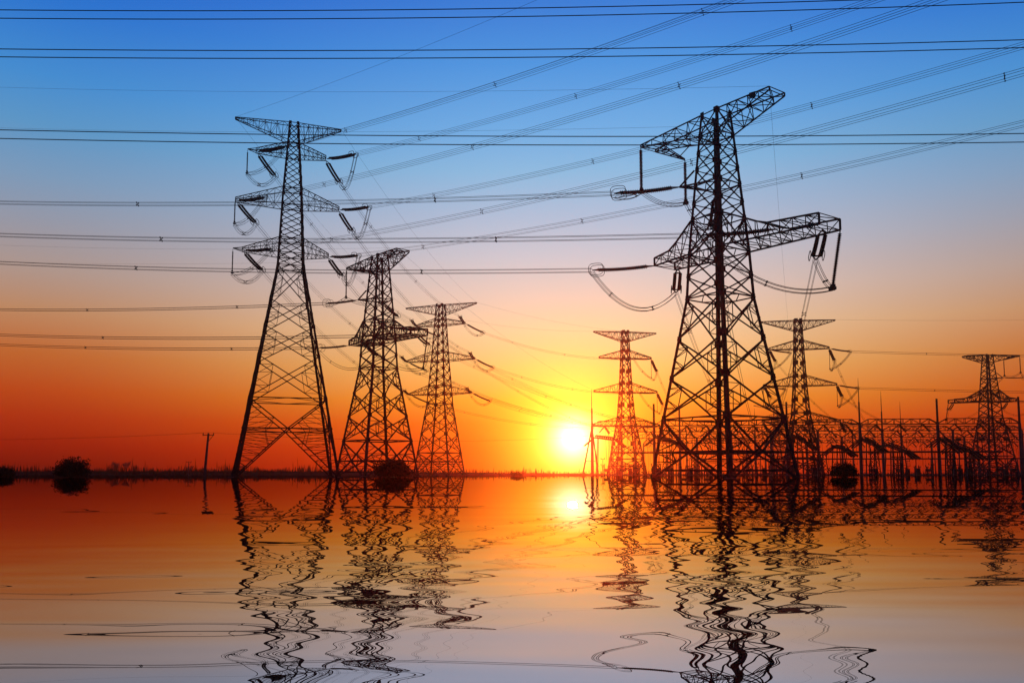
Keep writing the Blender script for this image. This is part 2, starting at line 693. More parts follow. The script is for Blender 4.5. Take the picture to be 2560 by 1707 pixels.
def tension_string(parent, a, dirv, length, gap, r, rings=True, fit=0.7, pitch=0.19, bow=0.12, rgx=0.6, rgz=0.35):
    """a pair of insulator strings that pulls a conductor bundle; returns the clamp point"""
    dirv = V(dirv).normalized()
    flat = V((dirv.x, dirv.y, 0)).normalized()
    s = V((flat.y, -flat.x, 0))
    b = a + dirv * length
    ends = []
    for q in (-1, 1):
        p0 = a + dirv * fit + s * q * gap / 2
        p1 = b - dirv * fit * 0.8 + s * q * gap / 2
        mb = MB()
        mb.bent_discs(p0, p0.lerp(p1, 0.5) - V((0, 0, bow)), p1, r * 0.5, r, pitch)
        ends.append(mb.build('insulator_string', GLASS, parent))
    for end, (pt, tip, sg) in enumerate(((a + dirv * fit, a, 1), (b - dirv * fit * 0.8, b, -1))):
        yk = MB()
        for q in (-1, 1):
            yk.bar(tip, pt + s * q * gap / 2, r * 0.45)
        yk.bar(pt + s * (gap / 2 + 0.05), pt - s * (gap / 2 + 0.05), r * 0.6)
        yk.build('yoke_plate', STEEL, ends[end])
    if rings:
        up = dirv.cross(s).normalized()
        for k2, q in enumerate((-1, 1)):
            rg = MB()
            cc = b - dirv * 0.6 + s * q * gap * 0.95
            pts = []
            for k in range(16):
                t = 2 * math.pi * k / 16
                pts.append(cc + dirv * rgx * math.copysign(abs(math.cos(t)) ** 0.6, math.cos(t)) + up * rgz * math.copysign(abs(math.sin(t)) ** 0.6, math.sin(t)))
            rg.tube(pts, 0.045, 5, closed=True)
            rg.build('grading_ring', STEEL, ends[k2])
    return b


def hang_string(parent, a, length, r, pitch=0.19, dirv=(0, 0, -1)):
    """a jumper support string hanging from an arm; returns its foot"""
    dirv = V(dirv).normalized()
    mb = MB()
    p0, p1 = a + dirv * 0.35, a + dirv * (length - 0.3)
    mb.discs(p0, p1, r * 0.5, r, pitch)
    o = mb.build('insulator_string', GLASS, parent)
    m2 = MB()
    m2.bar(a, p0, r * 0.4)
    m2.build('link', STEEL, o)
    m2 = MB()
    b = a + dirv * length
    m2.box(b, r * 2.6, r * 2.6, r * 1.3)
    m2.box(b - dirv * 0.3, r * 1.8, r * 1.8, r * 1.2)
    m2.build('weight_clamp', STEEL, o)
    return b


def footings(parent, prof, size):
    h = hw_at(prof, 0)
    for x, y in CORN:
        mb = MB()
        mb.box((x * h, y * h, -0.05), size, size, 0.9)
        mb.build('footing', CONC, parent, local=True)


def local_pt(o, p):
    return world_of(o) @ V(p)


def drum_pylon(label, loc, rz, prof, panels, zc, rings, top, arms, wd, ws, leg, dirs=(), sl=6.5, sr=0.13, big=4.0, gus=0.0, sub=4, droop=(0.12, 0.12), detail=True, hang=(-1,), hl=3.7, sides=(-1, 1)):
    """double-circuit pylon: an earth-wire beam on top and three pairs of crossarms"""
    o = thing('lattice_pylon', label, 'pylon', loc, rz, 'pylons with three pairs of arms')
    zs = [z for z, _ in prof]
    for sx, sy in CORN:
        leg_part(prof, zs, sx, sy, leg[0], leg[1], leg[0] * 0.16).build('leg', STEEL, o, local=True)
    mb = body_part(prof, panels, wd, ws, rings, big, gus)
    bottom_part(prof, zc, panels[0], wd * 1.1, ws, mb, sub)
    mb.build('bracing', STEEL, o, local=True)
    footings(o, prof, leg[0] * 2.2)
    zt, zb, LL, LR = top
    E = {}
    for side, L in ((-1, LL), (1, LR)):
        ht, hb = hw_at(prof, zt), hw_at(prof, zb)
        arm_part(side, [(hb, hb, zb), (L, 0.16, zt - 0.28)], [(ht, ht, zt), (L, 0.16, zt)], 9 if detail else 6, ws * 1.35, ws * 0.75).build('earth_wire_arm', STEEL, o, local=True)
        E['g', side] = local_pt(o, (side * L, 0, zt + 0.05))
    for i, (z0, z1, la, lb, ext) in enumerate(arms):
        for side, L in ((-1, la), (1, lb)):
            hb, ht = hw_at(prof, z0), hw_at(prof, z1)
            e = ext if side == -1 else 0.0
            a = arm_part(side, [(hb, hb, z0), (L, 0.42, z0 + 0.1)], [(ht, ht, z1), (L, 0.42, z0 + 0.62)], 6, ws * 1.5, ws * 0.7)
            if e:
                for sy in (-1, 1):
                    a.bar((side * L, sy * 0.42, z0 + 0.15), (side * (L + e), 0, z0 + 0.45), ws * 1.2)
                    a.bar((side * L, sy * 0.42, z0 + 0.62), (side * (L + e), 0, z0 + 0.5), ws * 1.1)
            a.build('crossarm', STEEL, o, local=True)
            if not dirs or side not in sides:
                continue
            ends = []
            for k, dv in enumerate(dirs):
                dv = V(dv).normalized()
                base = local_pt(o, (side * (L - 0.1), 0, z0 + 0.1)) + V((dv.x, dv.y, 0)).normalized() * 0.45
                dv = V((dv.x, dv.y, -droop[k])).normalized()
                b = tension_string(o, base, dv, sl, 0.5, sr, rings=True, fit=0.8)
                E[i, side, k] = b
                ends.append(b)
            mids = [ends[0], ends[1]]
            sags = [2.7]
            if side in hang:
                foot = hang_string(o, local_pt(o, (side * (L + (e or 0.05)), 0, z0 + 0.3)), hl, 0.13)
                mids = [ends[0], foot - V((0, 0, 0.1)), ends[1]]
                sags = [1.1, 1.6]
            jumper(o, mids, 0.42, 0.022 * max(1.0, sr / 0.13), sags, detail)
    return o, E


def unit(x, y):
    return V((x, y, 0)).normalized()


# --- the tall pylon left of centre
T1P = [(0, 7.56), (32.6, 2.05), (44.5, 1.5), (52.6, 0.95), (55.7, 0.75)]
L1, E1 = drum_pylon('tallest lattice pylon, left of centre, with thick twin insulators on all six arms', (-34.4, 125, -0.3), 0.293,
                    T1P, [11.9, 18.3, 22.9, 27.1, 32.6, 34.6, 36.9, 38.7, 40.5, 42.3, 45.0, 46.8, 48.6, 50.4, 52.4, 54.1, 55.7], 7.4,
                    (11.9, 24.0, 32.6, 34.6, 36.9, 42.3, 45.0, 50.4, 52.4), (55.7, 52.8, 8.8, 7.3),
                    [(50.4, 52.4, 5.6, 5.0, 1.25), (42.3, 45.0, 8.4, 7.2, 0), (34.6, 36.9, 7.2, 5.7, 1.35)],
                    0.15, 0.07, (0.4, 0.21), dirs=((0.797, -0.604, 0), (0.13, 0.99, 0)), sl=6.8, sr=0.18, gus=0.7, sub=7, droop=(0.12, 0.2))
# --- the pylon behind it, right of the single-circuit one
T3P = [(0, 5.9), (21.6, 3.0), (24.5, 2.85), (34.6, 2.1), (45.4, 1.5), (51.6, 1.1)]
L3, E3 = drum_pylon('slim pylon with three pairs of arms, between the round bush and the sun', (-21.6, 245, -0.3), -0.36,
                    T3P, [7.0, 12.5, 17.3, 21.6, 24.5, 27.1, 29.6, 32.1, 34.6, 37.3, 40.0, 42.7, 45.4, 47.2, 48.9, 51.6], 4.4,
                    (7.0, 21.6, 24.5, 27.1, 34.6, 37.3, 45.4, 47.2), (51.6, 48.7, 11.8, 11.8),
                    [(45.4, 47.4, 8.0, 8.0, 0), (34.6, 37.3, 11.2, 11.2, 0), (24.5, 27.1, 10.2, 10.2, 0)],
                    0.19, 0.10, (0.42, 0.26), dirs=((-0.13, -0.99, 0), (0.81, 0.586, 0)), sl=7.0, sr=0.2, gus=1.2, sub=5, droop=(-0.12, 0.32), hang=())
# --- two right of the sun and a far one behind the big pylon
T4P = [(0, 5.8), (17.2, 3.1), (20.7, 2.6), (29.5, 2.0), (41.6, 1.5), (51.2, 1.2)]
PAN4 = [6.0, 11.5, 17.6, 20.7, 25.0, 29.5, 32.8, 37.2, 41.6, 44.5, 48.0, 51.2]
RING4 = (6.0, 17.6, 20.7, 29.5, 32.8, 41.6, 44.5)
ARM4 = [(41.6, 44.5, 9.6, 9.6, 0), (29.5, 32.8, 11.6, 11.6, 0), (17.6, 20.7, 12.3, 12.3, 0)]
L4, E4 = drum_pylon('small pylon glowing red beside the setting sun', (40.4, 290, -0.3), 0.17, T4P, PAN4, 3.5, RING4,
                    (51.2, 47.9, 11.6, 11.6), ARM4, 0.24, 0.14, (0.5, 0.32), dirs=((-0.85, -0.52, 0), (0.45, 0.85, 0)), sl=7.5, sr=0.28, big=4.5, gus=1.8, sub=4, droop=(0.05, 0.6), hang=(1,), hl=7, sides=(1,))
L5, E5 = drum_pylon('pylon behind the right leg of the biggest pylon, its strings pulling right', (94.6, 268, -0.3), -0.14, T4P, PAN4, 3.5, RING4,
                    (51.2, 47.9, 11.8, 11.8), ARM4, 0.24, 0.14, (0.5, 0.32), dirs=((0.99, 0.02, 0), (0.55, 0.75, 0)), sl=7.0, sr=0.26, big=4.5, gus=1.9, sub=4, droop=(0.14, 0.55), hang=(-1, 1), hl=7)
L6, E6 = drum_pylon('faint far pylon seen low through the legs of the biggest pylon', (196.5, 610, 0.3), -0.2, T4P, PAN4, 3.5, RING4,
                    (51.2, 47.9, 15.5, 15.5), ARM4, 0.26, 0.15, (0.5, 0.34), big=5.0, gus=0, sub=3, detail=False)


def single_pylon(label, loc, rz, mir, dir_line, dir_away, wd, ws, leg, gus, sr, ring=True, droop_away=0.25, line_droop=0.0):
    """single-circuit pylon: a beam with a jumper frame on top and one broad crossarm with boxed ends below; mir flips it"""
    prof = [(0, 6.32), (22.5, 2.97), (28.2, 2.69), (32.5, 2.38), (43.3, 1.57), (46.1, 1.35)]
    panels = [7.5, 12.5, 17.4, 22.5, 25.3, 28.2, 32.5, 34.6, 36.9, 39.0, 41.1, 43.3, 46.1]
    o = thing('lattice_pylon', label, 'pylon', loc, rz, 'pylons with one broad arm under a top beam')
    for sx, sy in CORN:
        leg_part(prof, [z for z, _ in prof], sx, sy, leg[0], leg[1], leg[0] * 0.15).build('leg', STEEL, o, local=True)
    mb = body_part(prof, panels, wd, ws, (7.5, 22.5, 28.2, 32.5, 36.9, 43.3), 4.0, gus)
    bottom_part(prof, 3.4, 7.5, wd * 1.15, ws, mb, 2)
    # belt just above the water
    hb = hw_at(prof, 1.2)
    cs = [V((x * hb, y * hb, 1.2)) for x, y in CORN]
    for i in range(4):
        a, b = cs[i], cs[(i + 1) % 4]
        mb.bar(a.lerp(b, 0.18), a.lerp(b, 0.82), wd * 1.1)
    # a doubled belt of stays at the waist of the lower crossarm
    mb.build('bracing', STEEL, o, local=True)
    footings(o, prof, leg[0] * 2.0)
    m = -1 if mir else 1
    # top beam: the jumper side (-m) carries a transverse frame, the other side is plain
    LJ, LP = 12.2, 9.3
    h0, h1 = hw_at(prof, 43.3), hw_at(prof, 46.1)
    a = arm_part(-m, [(h0, h0, 43.3), (7.0, 1.45, 44.6), (LJ, 1.4, 45.6)], [(h1, h1, 46.1), (LJ, 1.4, 45.95)], 5, ws * 1.7, ws)
    a.build('top_beam', STEEL, o, local=True)
    a = arm_part(m, [(h0, h0, 43.3), (LP, 1.4, 45.3)], [(h1, h1, 46.1), (LP, 1.4, 45.7)], 5, ws * 1.7, ws)
    a.build('top_beam', STEEL, o, local=True)
    jf = MB()
    xj = -m * LJ
    y0, y1 = -1.4, 6.4
    for dx in (0, m * 1.7):
        jf.bar((xj + dx, 1.4, 45.6), (xj + m * 0.8, y1, 45.3), ws * 1.5)
        jf.bar((xj + dx, 1.4, 45.95), (xj + m * 0.8, y1, 45.45), ws * 1.3)
    for t in (0.25, 0.5, 0.75):
        p = [V((xj + dx, 1.4, z)).lerp(V((xj + m * 0.8, y1, z2)), t) for dx in (0, m * 1.7) for z, z2 in ((45.6, 45.3), (45.95, 45.45))]
        jf.bar(p[0], p[1], ws)
        jf.bar(p[2], p[3], ws)
        jf.bar(p[0], p[2], ws)
        jf.bar(p[1], p[2], ws)
    jf.bar((-m * 5.5, 1.3, 44.4), (xj + m * 0.8, y1 * 0.8, 45.35), ws * 1.2)
    jf.build('jumper_frame', STEEL, o, local=True)
    # lower crossarm
    LA, LB = 9.4, 15.6
    h0, h1 = hw_at(prof, 28.2), hw_at(prof, 32.5)
    a = arm_part(-m, [(h0, h0, 28.2), (LA, 1.9, 28.3)], [(h1, h1, 32.5), (6.2, 2.1, 29.7), (LA, 1.9, 29.35)], 5, ws * 2.3, ws)
    a.build('crossarm', STEEL, o, local=True)
    a = arm_part(m, [(h0, h0, 28.2), (LB, 1.9, 27.6)], [(h1, h1, 32.5), (8.4, 2.1, 29.5), (LB, 1.9, 28.85)], 8, ws * 2.3, ws)
    a.build('crossarm', STEEL, o, local=True)
    # bracket of the middle phase at the corner that faces the line
    hm = hw_at(prof, 36.9)
    brk = MB()
    cx, cy = -m * hm, -hm
    tip = V((cx - m * 1.5, cy - 1.0, 37.1))
    for q in ((-m * hm, -hm, 36.9), (-m * hm, hm * 0.3, 36.9), (m * hm * 0.3, -hm, 36.9), (-m * hm * 0.97, -hm * 0.97, 39.0)):
        brk.bar(q, tip, wd * 1.0)
    brk.build('bracket', STEEL, o, local=True)
    E = {}
    dl = V((dir_line[0], dir_line[1], -line_droop)).normalized()
    da = V((dir_away[0], dir_away[1], -droop_away)).normalized()
    jr = 0.024 * max(1, sr / 0.16)
    ln = 8.4
    # middle phase
    P = local_pt(o, tip)
    e0 = tension_string(o, P, dl, ln, 0.55, sr, ring, 1.0, 0.24, 0.12, 1.0, 0.8)
    e1 = tension_string(o, local_pt(o, (-m * hm, hm, 36.7)), da, 5.5, 0.55, sr, ring, 0.8)
    J1 = hang_string(o, local_pt(o, (xj, y0, 45.6)), 6.3, sr * 1.05)
    J2 = hang_string(o, local_pt(o, (xj + m * 0.8, y1, 45.3)), 6.3, sr * 1.05)
    jumper(o, [e0 - V((0, 0, 0.3)), J1, J2, e1], 0.42, jr, [0.5, 0.9, 1.0])
    E['mid'] = (e0, e1)
    # jumper side of the lower arm
    e0 = tension_string(o, local_pt(o, (-m * LA, -1.9, 28.3)), dl, ln, 0.55, sr, ring, 1.0, 0.24, 0.12, 1.0, 0.8)
    e1 = tension_string(o, local_pt(o, (-m * (LA - 0.6), 1.9, 28.3)), da, 4.2, 0.7, sr * 1.05, ring, 0.7)
    jumper(o, [e0 - V((0, 0, 0.3)), e1], 0.42, jr, [3.6])
    E['low'] = (e0, e1)
    # far side of the lower arm
    e0 = tension_string(o, local_pt(o, (m * 10.4, -2.1, 28.3)), dl, ln, 0.55, sr, ring, 1.0, 0.24, 0.12, 1.0, 0.8)
    e1 = tension_string(o, local_pt(o, (m * (LB - 1.0), 0.2, 27.6)), da, 4.2, 0.8, sr * 1.05, ring, 0.7)
    J = hang_string(o, local_pt(o, (m * LB, 1.9, 27.6)), 6.5, sr, dirv=(-0.13, 0.1, -1))
    jumper(o, [e0 - V((0, 0, 0.3)), J, e1], 0.42, jr, [2.4, 0.6])
    E['top'] = (e0, e1)
    E['g', -m] = local_pt(o, (-m * 5.2, -1.4, 46.05))
    E['g', m] = local_pt(o, (m * LP, -1.4, 45.75))
    return o, E


DL1, DL2 = (-0.9589, 0.2835), (-0.9046, 0.4263)
B1, EB1 = single_pylon('biggest, nearest lattice pylon, right of the sun, dark and seen edge on', (25.85, 100.3, -0.3), -0.967, False,
                       DL1, unit(0.1, 1.0), 0.175, 0.08, (0.48, 0.3), 1.05, 0.25, droop_away=0.75)
B2, EB2 = single_pylon('stocky dark pylon standing close behind the tallest one, above a round bush', (-27.72, 168.7, -0.3), -0.894, False,
                       DL2, unit(0.55, 0.83), 0.21, 0.11, (0.46, 0.32), 1.0, 0.19, droop_away=0.4)
B3, EB3 = single_pylon('dark pylon at the right edge, rising over the switchyard gantries', (182.5, 312, -0.3), 0.1, True,
                       unit(1.0, -0.1), unit(-0.1, 1.0), 0.26, 0.15, (0.55, 0.4), 0.9, 0.22, droop_away=0.8)
s = MB()
s.box((7.0, -1.6, 45.5), 0.75, 0.06, 0.75, 0.3)
s.build('number_plate', STEEL, B1, local=True)

# ------------------------------------------------------------------ conductors
def power_line(label, a, b, sag, n=4, gap=0.45, r=0.02, nspace=4, seg=48, group=None, sp0=None):
    """a bundle of conductors held by spacers: one thing"""
    path = curve(a, b, sag, seg)
    if n == 1:
        mb = MB()
        mb.tube(path, r, 5)
        o = mb.build('earth_wire', WIRE, thing_at(None, path[0]))
        return o
    t = thing('power_line', label, 'power line', tuple(path[0]), 0, group)
    offs = QUAD(gap) if n == 4 else [(0, -gap / 2), (0, gap / 2)]
    for q in offsets(path, offs):
        mb = MB()
        mb.tube(q, r, 5)
        mb.build('conductor', WIRE, t)
    tt = [(k + 0.5) / nspace for k in range(nspace)] if sp0 is None else sp0
    for f in tt:
        k = f * seg
        i = min(int(k), seg - 1)
        p = path[i].lerp(path[i + 1], k - i)
        mb = MB()
        if n == 4:
            spacer_mesh(mb, p, path[i + 1] - path[i], gap, r * 2.4)
        else:
            mb.bar(p - V((0, 0, gap / 2)), p + V((0, 0, gap / 2)), r * 2)
        mb.build('spacer', STEEL, t)
    return t


def thing_at(_, p):
    return None


def earth_wire(label, a, b, sag, r=0.014, seg=40):
    mb = MB()
    a = V(a)
    pts = curve(a, b, sag, seg)
    mb.tube([p - a for p in pts], r, 5)
    o = mb.build('earth_wire', WIRE)
    o.location = a
    tag(o, label, 'wire', 'bare single wires')
    return o


G4 = 'four-wire conductor bundles'
LEV = ('upper', 'middle', 'lower')
# from the tall left pylon up over the viewer's right shoulder
UPD = V((0.797, -0.604, 0))
for i in range(3):
    for sd, nm in ((-1, 'left'), (1, 'right')):
        a = E1[i, sd, 0]
        b = a + UPD * 160 + V((0, 0, 3.95))
        power_line('wire bundle rising to the upper right from the %s %s arm of the tallest pylon' % (LEV[i], nm), a, b, 4.34,
                   gap=0.46, r=0.018, nspace=6, seg=70, group=G4)
        power_line('wire bundle dropping from the %s %s arm of the tallest pylon to the slim pylon' % (LEV[i], nm), E1[i, sd, 1], E3[i, sd, 0], 3.2,
                   gap=0.46, r=0.02, nspace=3, group=G4)
        power_line('wire bundle sagging from the %s %s arm of the slim pylon to the red pylon' % (LEV[i], nm), E3[i, sd, 1],
                   E4[i, 1, 0] if sd == 1 else V((27 + 5 * i, 268, 15.5)), 2.6, gap=0.46, r=0.017, nspace=3, group=G4)
for sd, nm in ((-1, 'left'), (1, 'right')):
    a = E1['g', sd]
    earth_wire('thin wire rising to the upper right from the top %s tip of the tallest pylon' % nm, a, a + UPD * 160 + V((0, 0, 4)), 3.6, 0.014)
    earth_wire('thin wire dropping from the top %s tip of the tallest pylon to the slim pylon' % nm, a, E3['g', sd], 2.5, 0.015)
    earth_wire('thin wire from the top %s tip of the slim pylon to the red pylon' % nm, E3['g', sd], E4['g', sd], 2.0, 0.016)

# from the two single-circuit pylons to the left edge
for E, who, sag, DL, rise in ((EB1, 'biggest pylon', 2.74, DL1, 22.1), (EB2, 'stocky pylon', 1.99, DL2, 18.4)):
    for ph, nm in (('mid', 'jumper frame'), ('low', 'left lower arm'), ('top', 'right lower arm')):
        a = E[ph][0]
        b = a + V((DL[0], DL[1], 0)) * 200 + V((0, 0, rise))
        power_line('wire bundle running to the left edge from the %s of the %s' % (nm, who), a, b, sag, gap=0.46, r=0.03 if E is EB1 else 0.037,
                   nspace=4, seg=60, group=G4)
    for sd, nm in ((-1, 'left'), (1, 'right')):
        a = E['g', sd]
        earth_wire('thin wire running to the left edge from the %s top beam of the %s' % (nm, who), a, a + V((DL[0], DL[1], 0)) * 200 + V((0, 0, rise + (9 if sd == 1 else 6))), sag * 0.8, 0.013)

# near line that crosses the whole picture: three pairs of thick wires
GP = 'pairs of thick wires crossing the sky'
for label, ya, yb, yc2, gap in (('highest pair of thick dark wires crossing the blue sky', 36, 32, -4, 0.47),
                                ('second pair of thick dark wires, crossing the blue sky', 133, 134.5, 110, 0.44),
                                ('third pair of thick dark wires, crossing in front of both tall pylons', 336, 352, 345, 0.47)):
    YN = 42.0
    p0, pm, p1 = at(0, ya, YN), at(1280, yb, YN), at(2560, yc2, YN)
    # a parabola through the three, carried on to both sides of the picture
    xw = p1.x
    c2 = (p0.z + p1.z - 2 * pm.z) / 2 / xw ** 2
    c1 = (p1.z - p0.z) / 2 / xw
    ends = [V((x, YN, pm.z + c1 * x + c2 * x * x)) for x in (-70, 70)]
    sag = c2 * 70 * 70
    power_line(label, ends[0], ends[1], sag, n=2, gap=gap, r=0.026, nspace=0, sp0=[], seg=50, group=GP)

# ------------------------------------------------------------------ switchyard
YG1 = lambda px: lerp(262, 246, (px - 1481) / 1075)
rows = [
    dict(name='first gantry row of the switchyard, with the tallest masts', cols=[1481, 1637, 1800, 1971, 2154, 2350, 2556], Y=YG1, zb=15.6, zt=17.2, rods=[(1481, 27.5), (1637, 22.6), (1971, 22.8), (2154, 30.0), (2350, 23.3), (2556, 23.6)]),
    dict(name='second gantry row of the switchyard, behind the tallest masts', cols=[1555, 1701, 1830, 1930, 2048, 2210, 2387, 2560], Y=lambda px: lerp(305, 292, (px - 1555) / 1000), zb=16.0, zt=17.6, rods=[(1701, 24.5), (2210, 30.5)]),
    dict(name='third gantry row of the switchyard, with two needle masts', cols=[1590, 1744, 1890, 1985, 2108, 2257, 2415, 2575], Y=lambda px: lerp(362, 348, (px - 1590) / 1000), zb=16.1, zt=17.8, rods=[(2257, 31.5), (1890, 29.0)]),
    dict(name='lowest looking, farthest gantry row of the switchyard', cols=[1610, 1718, 1822, 1915, 2020, 2135, 2235, 2332, 2448, 2560], Y=lambda px: lerp(430, 415, (px - 1610) / 950), zb=16.4, zt=18.0, rods=[(1718, 27.0), (2135, 23.0), (2448, 26.5)]),
]
GPTS = []
rnd0 = random.Random(21)
for ri, rw in enumerate(rows):
    Yf = rw['Y']
    cols = [V(((px - 1280) / F * math.cos(PITCH) * 0 + at(px, 1184, Yf(px)).x, Yf(px), 0)) for px in rw['cols']]
    g = thing('switchyard_gantry', rw['name'], 'gantry', tuple(cols[0]), 0, 'gantry rows of the switchyard')
    zb, zt = rw['zb'], rw['zt']
    rod = {px: z for px, z in rw['rods']}
    for ci, (c, px) in enumerate(zip(cols, rw['cols'])):
        mb = MB()
        mb.tube([c + V((0, 0, -0.3)), c + V((0, 0, zb))], [0.52, 0.42], 10)
        if ri == 0 and px in (1481,):
            mb.tube([c + V((-2.9, 3, -0.3)), c + V((0, 0, zb))], [0.24, 0.2], 8)
            mb.tube([c + V((2.2, 3, -0.3)), c + V((0, 0, zb))], [0.24, 0.2], 8)
            mb.bar(c + V((-1.8, 1.9, 4.6)), c + V((1.3, 1.9, 4.6)), 0.16)
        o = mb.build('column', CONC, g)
        if px in rod:
            z = rod[px]
            m2 = MB()
            if z > 26:
                zm = lerp(zb, z, 0.48)
                m2.tube([c + V((0, 0, zb)), c + V((0, 0, zm)), c + V((0, 0, zm + 0.1)), c + V((0, 0, lerp(zm, z, 0.55))), c + V((0, 0, z))], [0.3, 0.24, 0.14, 0.11, 0.03], 8)
            else:
                m2.tube([c + V((0, 0, zb)), c + V((0, 0, z))], [0.34, 0.3], 8)
            m2.build('mast', STEEL, g)
    for ci, (a, b) in enumerate(zip(cols, cols[1:])):
        mb = MB()
        n = 9
        dv = (b - a).normalized()
        sd = V((-dv.y, dv.x, 0)) * 0.5
        tops, bots = [], []
        for k in range(n + 1):
            t = k / n
            z = zt if 0.5 < k < n - 0.5 else zb + 0.15
            tops.append(a.lerp(b, t) + V((0, 0, z)))
            bots.append(a.lerp(b, t) + V((0, 0, zb)))
        for q in (-1, 1):
            o = sd * q
            mb.bar(a + V((0, 0, zb)) + o, b + V((0, 0, zb)) + o, 0.26)
            for k in range(n):
                mb.bar(tops[k] + o, tops[k + 1] + o, 0.19)
                if 0 < k:
                    mb.bar(tops[k] + o, bots[k] + o, 0.13)
                if 0 < k < n - 1:
                    if k % 2:
                        mb.bar(bots[k] + o, tops[k + 1] + o, 0.11)
                    else:
                        mb.bar(tops[k] + o, bots[k + 1] + o, 0.11)
        for k in range(n + 1):
            mb.bar(bots[k] + sd, bots[k] - sd, 0.12)
        mb.build('beam', STEEL, g)
        # strings in inverted V under the beam, three phases
        for ph in (0.2, 0.5, 0.8):
            top = a.lerp(b, ph) + V((0, -0.3, zb - 0.1))
            e1 = top + dv * 1.15 + V((0, -1.4, -2.3))
            e2 = top - dv * 1.5 + V((0, 1.6, -1.9))
            for p, q in ((top, e1), (top + V((0.25, 0, 0)), e1 + V((0.35, 0, 0))), (top, e2)):
                m2 = MB()
                m2.discs(p, q, 0.12, 0.28, 0.3, 6)
                o2 = m2.build('insulator_string', GLASS, g)
            m3 = MB()
            m3.tube(curve(e2, e1, 1.9, 10) + [e1 + V((0.3, -0.5, -6.5))], 0.045, 4)
            m3.build('dropper_cable', WIRE, o2)
            if ri == 0:
                GPTS.append(top)
        for k in range(5):
            q = a.lerp(b, rnd0.uniform(0.08, 0.92))
            m4 = MB()
            m4.tube(curve(q + V((3.5, 0.6, zb - 0.6)), q + V((0, 0.6, zb - 0.3)), 1.2, 8) + [q + V((rnd0.uniform(-0.4, 0.4), -1.0, rnd0.uniform(2.5, 6.5)))], 0.04, 4)
            m4.build('dropper_cable', WIRE, g)

# yard busbars: two long tubes on posts
def busbar(label, Y0, Y1, x0, x1, z, r, posts):
    t = thing('busbar', label, 'busbar', (x0, Y0, 0), 0)
    mb = MB()
    mb.tube([V((x0, Y0, z)), V((x1, Y1, z))], r, 8)
    mb.build('tube_conductor', STEEL, t)
    for k in range(posts):
        f = (k + 0.5) / posts
        p = V((lerp(x0, x1, f), lerp(Y0, Y1, f), 0))
        m2 = MB()
        m2.tube([p + V((0, 0, -0.3)), p + V((0, 0, z - 2.3))], [0.16, 0.13], 6)
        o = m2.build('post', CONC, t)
        m3 = MB()
        m3.discs(p + V((0, 0, z - 2.3)), p + V((0, 0, z - r)), 0.09, 0.17, 0.22, 6)
        m3.build('insulator', GLASS, o)
    return t


busbar('upper thick tube busbar running low along the whole switchyard', 250, 238, 31, 142, 6.9, 0.27, 9)
busbar('lower thick tube busbar under the upper one in the switchyard', 244, 232, 55, 150, 4.8, 0.18, 7)


# slanted disconnector frames
def disconnector(label, px, py0, px1, py1, Y, drop=True):
    p0, p1 = at(px, py0, Y), at(px1, py1, Y)
    base = V(((p0.x + p1.x) / 2, Y, 0))
    t = thing('disconnector', label, 'switchgear', tuple(base), 0, 'slanted switch frames of the yard')
    mb = MB()
    wv = V((0, 1.6, 0))
    n = 9
    for q in (-1, 1):
        for dz in (0, 0.75):
            mb.bar(p0 + wv * q + V((0, 0, dz)), p1 + wv * q + V((0, 0, dz)), 0.26)
        for k in range(n):
            a, b = p0.lerp(p1, k / n) + wv * q, p0.lerp(p1, (k + 0.5) / n) + wv * q
            c = p0.lerp(p1, (k + 1) / n) + wv * q
            mb.bar(a, b + V((0, 0, 0.75)), 0.16)
            mb.bar(b + V((0, 0, 0.75)), c, 0.16)
    for k in range(n + 1):
        p = p0.lerp(p1, k / n)
        mb.bar(p - wv, p + wv, 0.1)
    mb.build('truss', STEEL, t)
    # leaning insulator columns at both ends
    for k, (p, sgn) in enumerate(((p0, -1), (p1 + V((0, 0, 0.3)), 1))):
        for dy in (-1.6, 0.0, 1.6):
            m2 = MB()
            a = p + V((sgn * 0.2, dy, 0.1))
            b = a + V((sgn * 3.3, 0.4 * dy, -2.7))
            m2.discs(a, b, 0.16 if sgn < 0 else 0.3, 0.3 if sgn < 0 else 0.42, 0.4, 6)
            m2.build('insulator_column', GLASS, t)
    for f in (0.15, 0.85):
        p = p0.lerp(p1, f)
        for q in (-1, 1):
            m2 = MB()
            foot = V((p.x + (0.5 if f > .5 else -0.5), p.y + q * 1.9, -0.3))
            m2.bar(foot, p + wv * q, 0.28, 0.2)
            m2.build('leg', STEEL, t)
        m2 = MB()
        for z in (1.5, 3.0):
            zz = z / max(p.z, 0.1)
            m2.bar(V((p.x, p.y - 1.8, z)), V((p.x, p.y + 1.8, z)), 0.1)
        m2.build('brace', STEEL, t)
    return t


disconnector('red lit slanted switch frame just right of the sun', 1488, 1094, 1536, 1100, 258)
disconnector('slanted switch frame left of the legs of the biggest pylon', 1640, 1094, 1682, 1106, 252)
disconnector('slanted switch frame behind the right leg of the biggest pylon', 1985, 1090, 2012, 1106, 246)
disconnector('slanted switch frame standing above the round right bush', 2084, 1118, 2108, 1122, 244)
disconnector('steep slanted switch frame left of the tall needle mast', 2156, 1098, 2184, 1112, 242)
disconnector('long slanted switch frame between two needle masts', 2214, 1112, 2262, 1128, 240)
disconnector('steep dark switch frame beside the thick plain mast', 2352, 1096, 2376, 1112, 238)
disconnector('longest dark switch frame at the foot of the right edge pylon', 2384, 1112, 2428, 1130, 236)

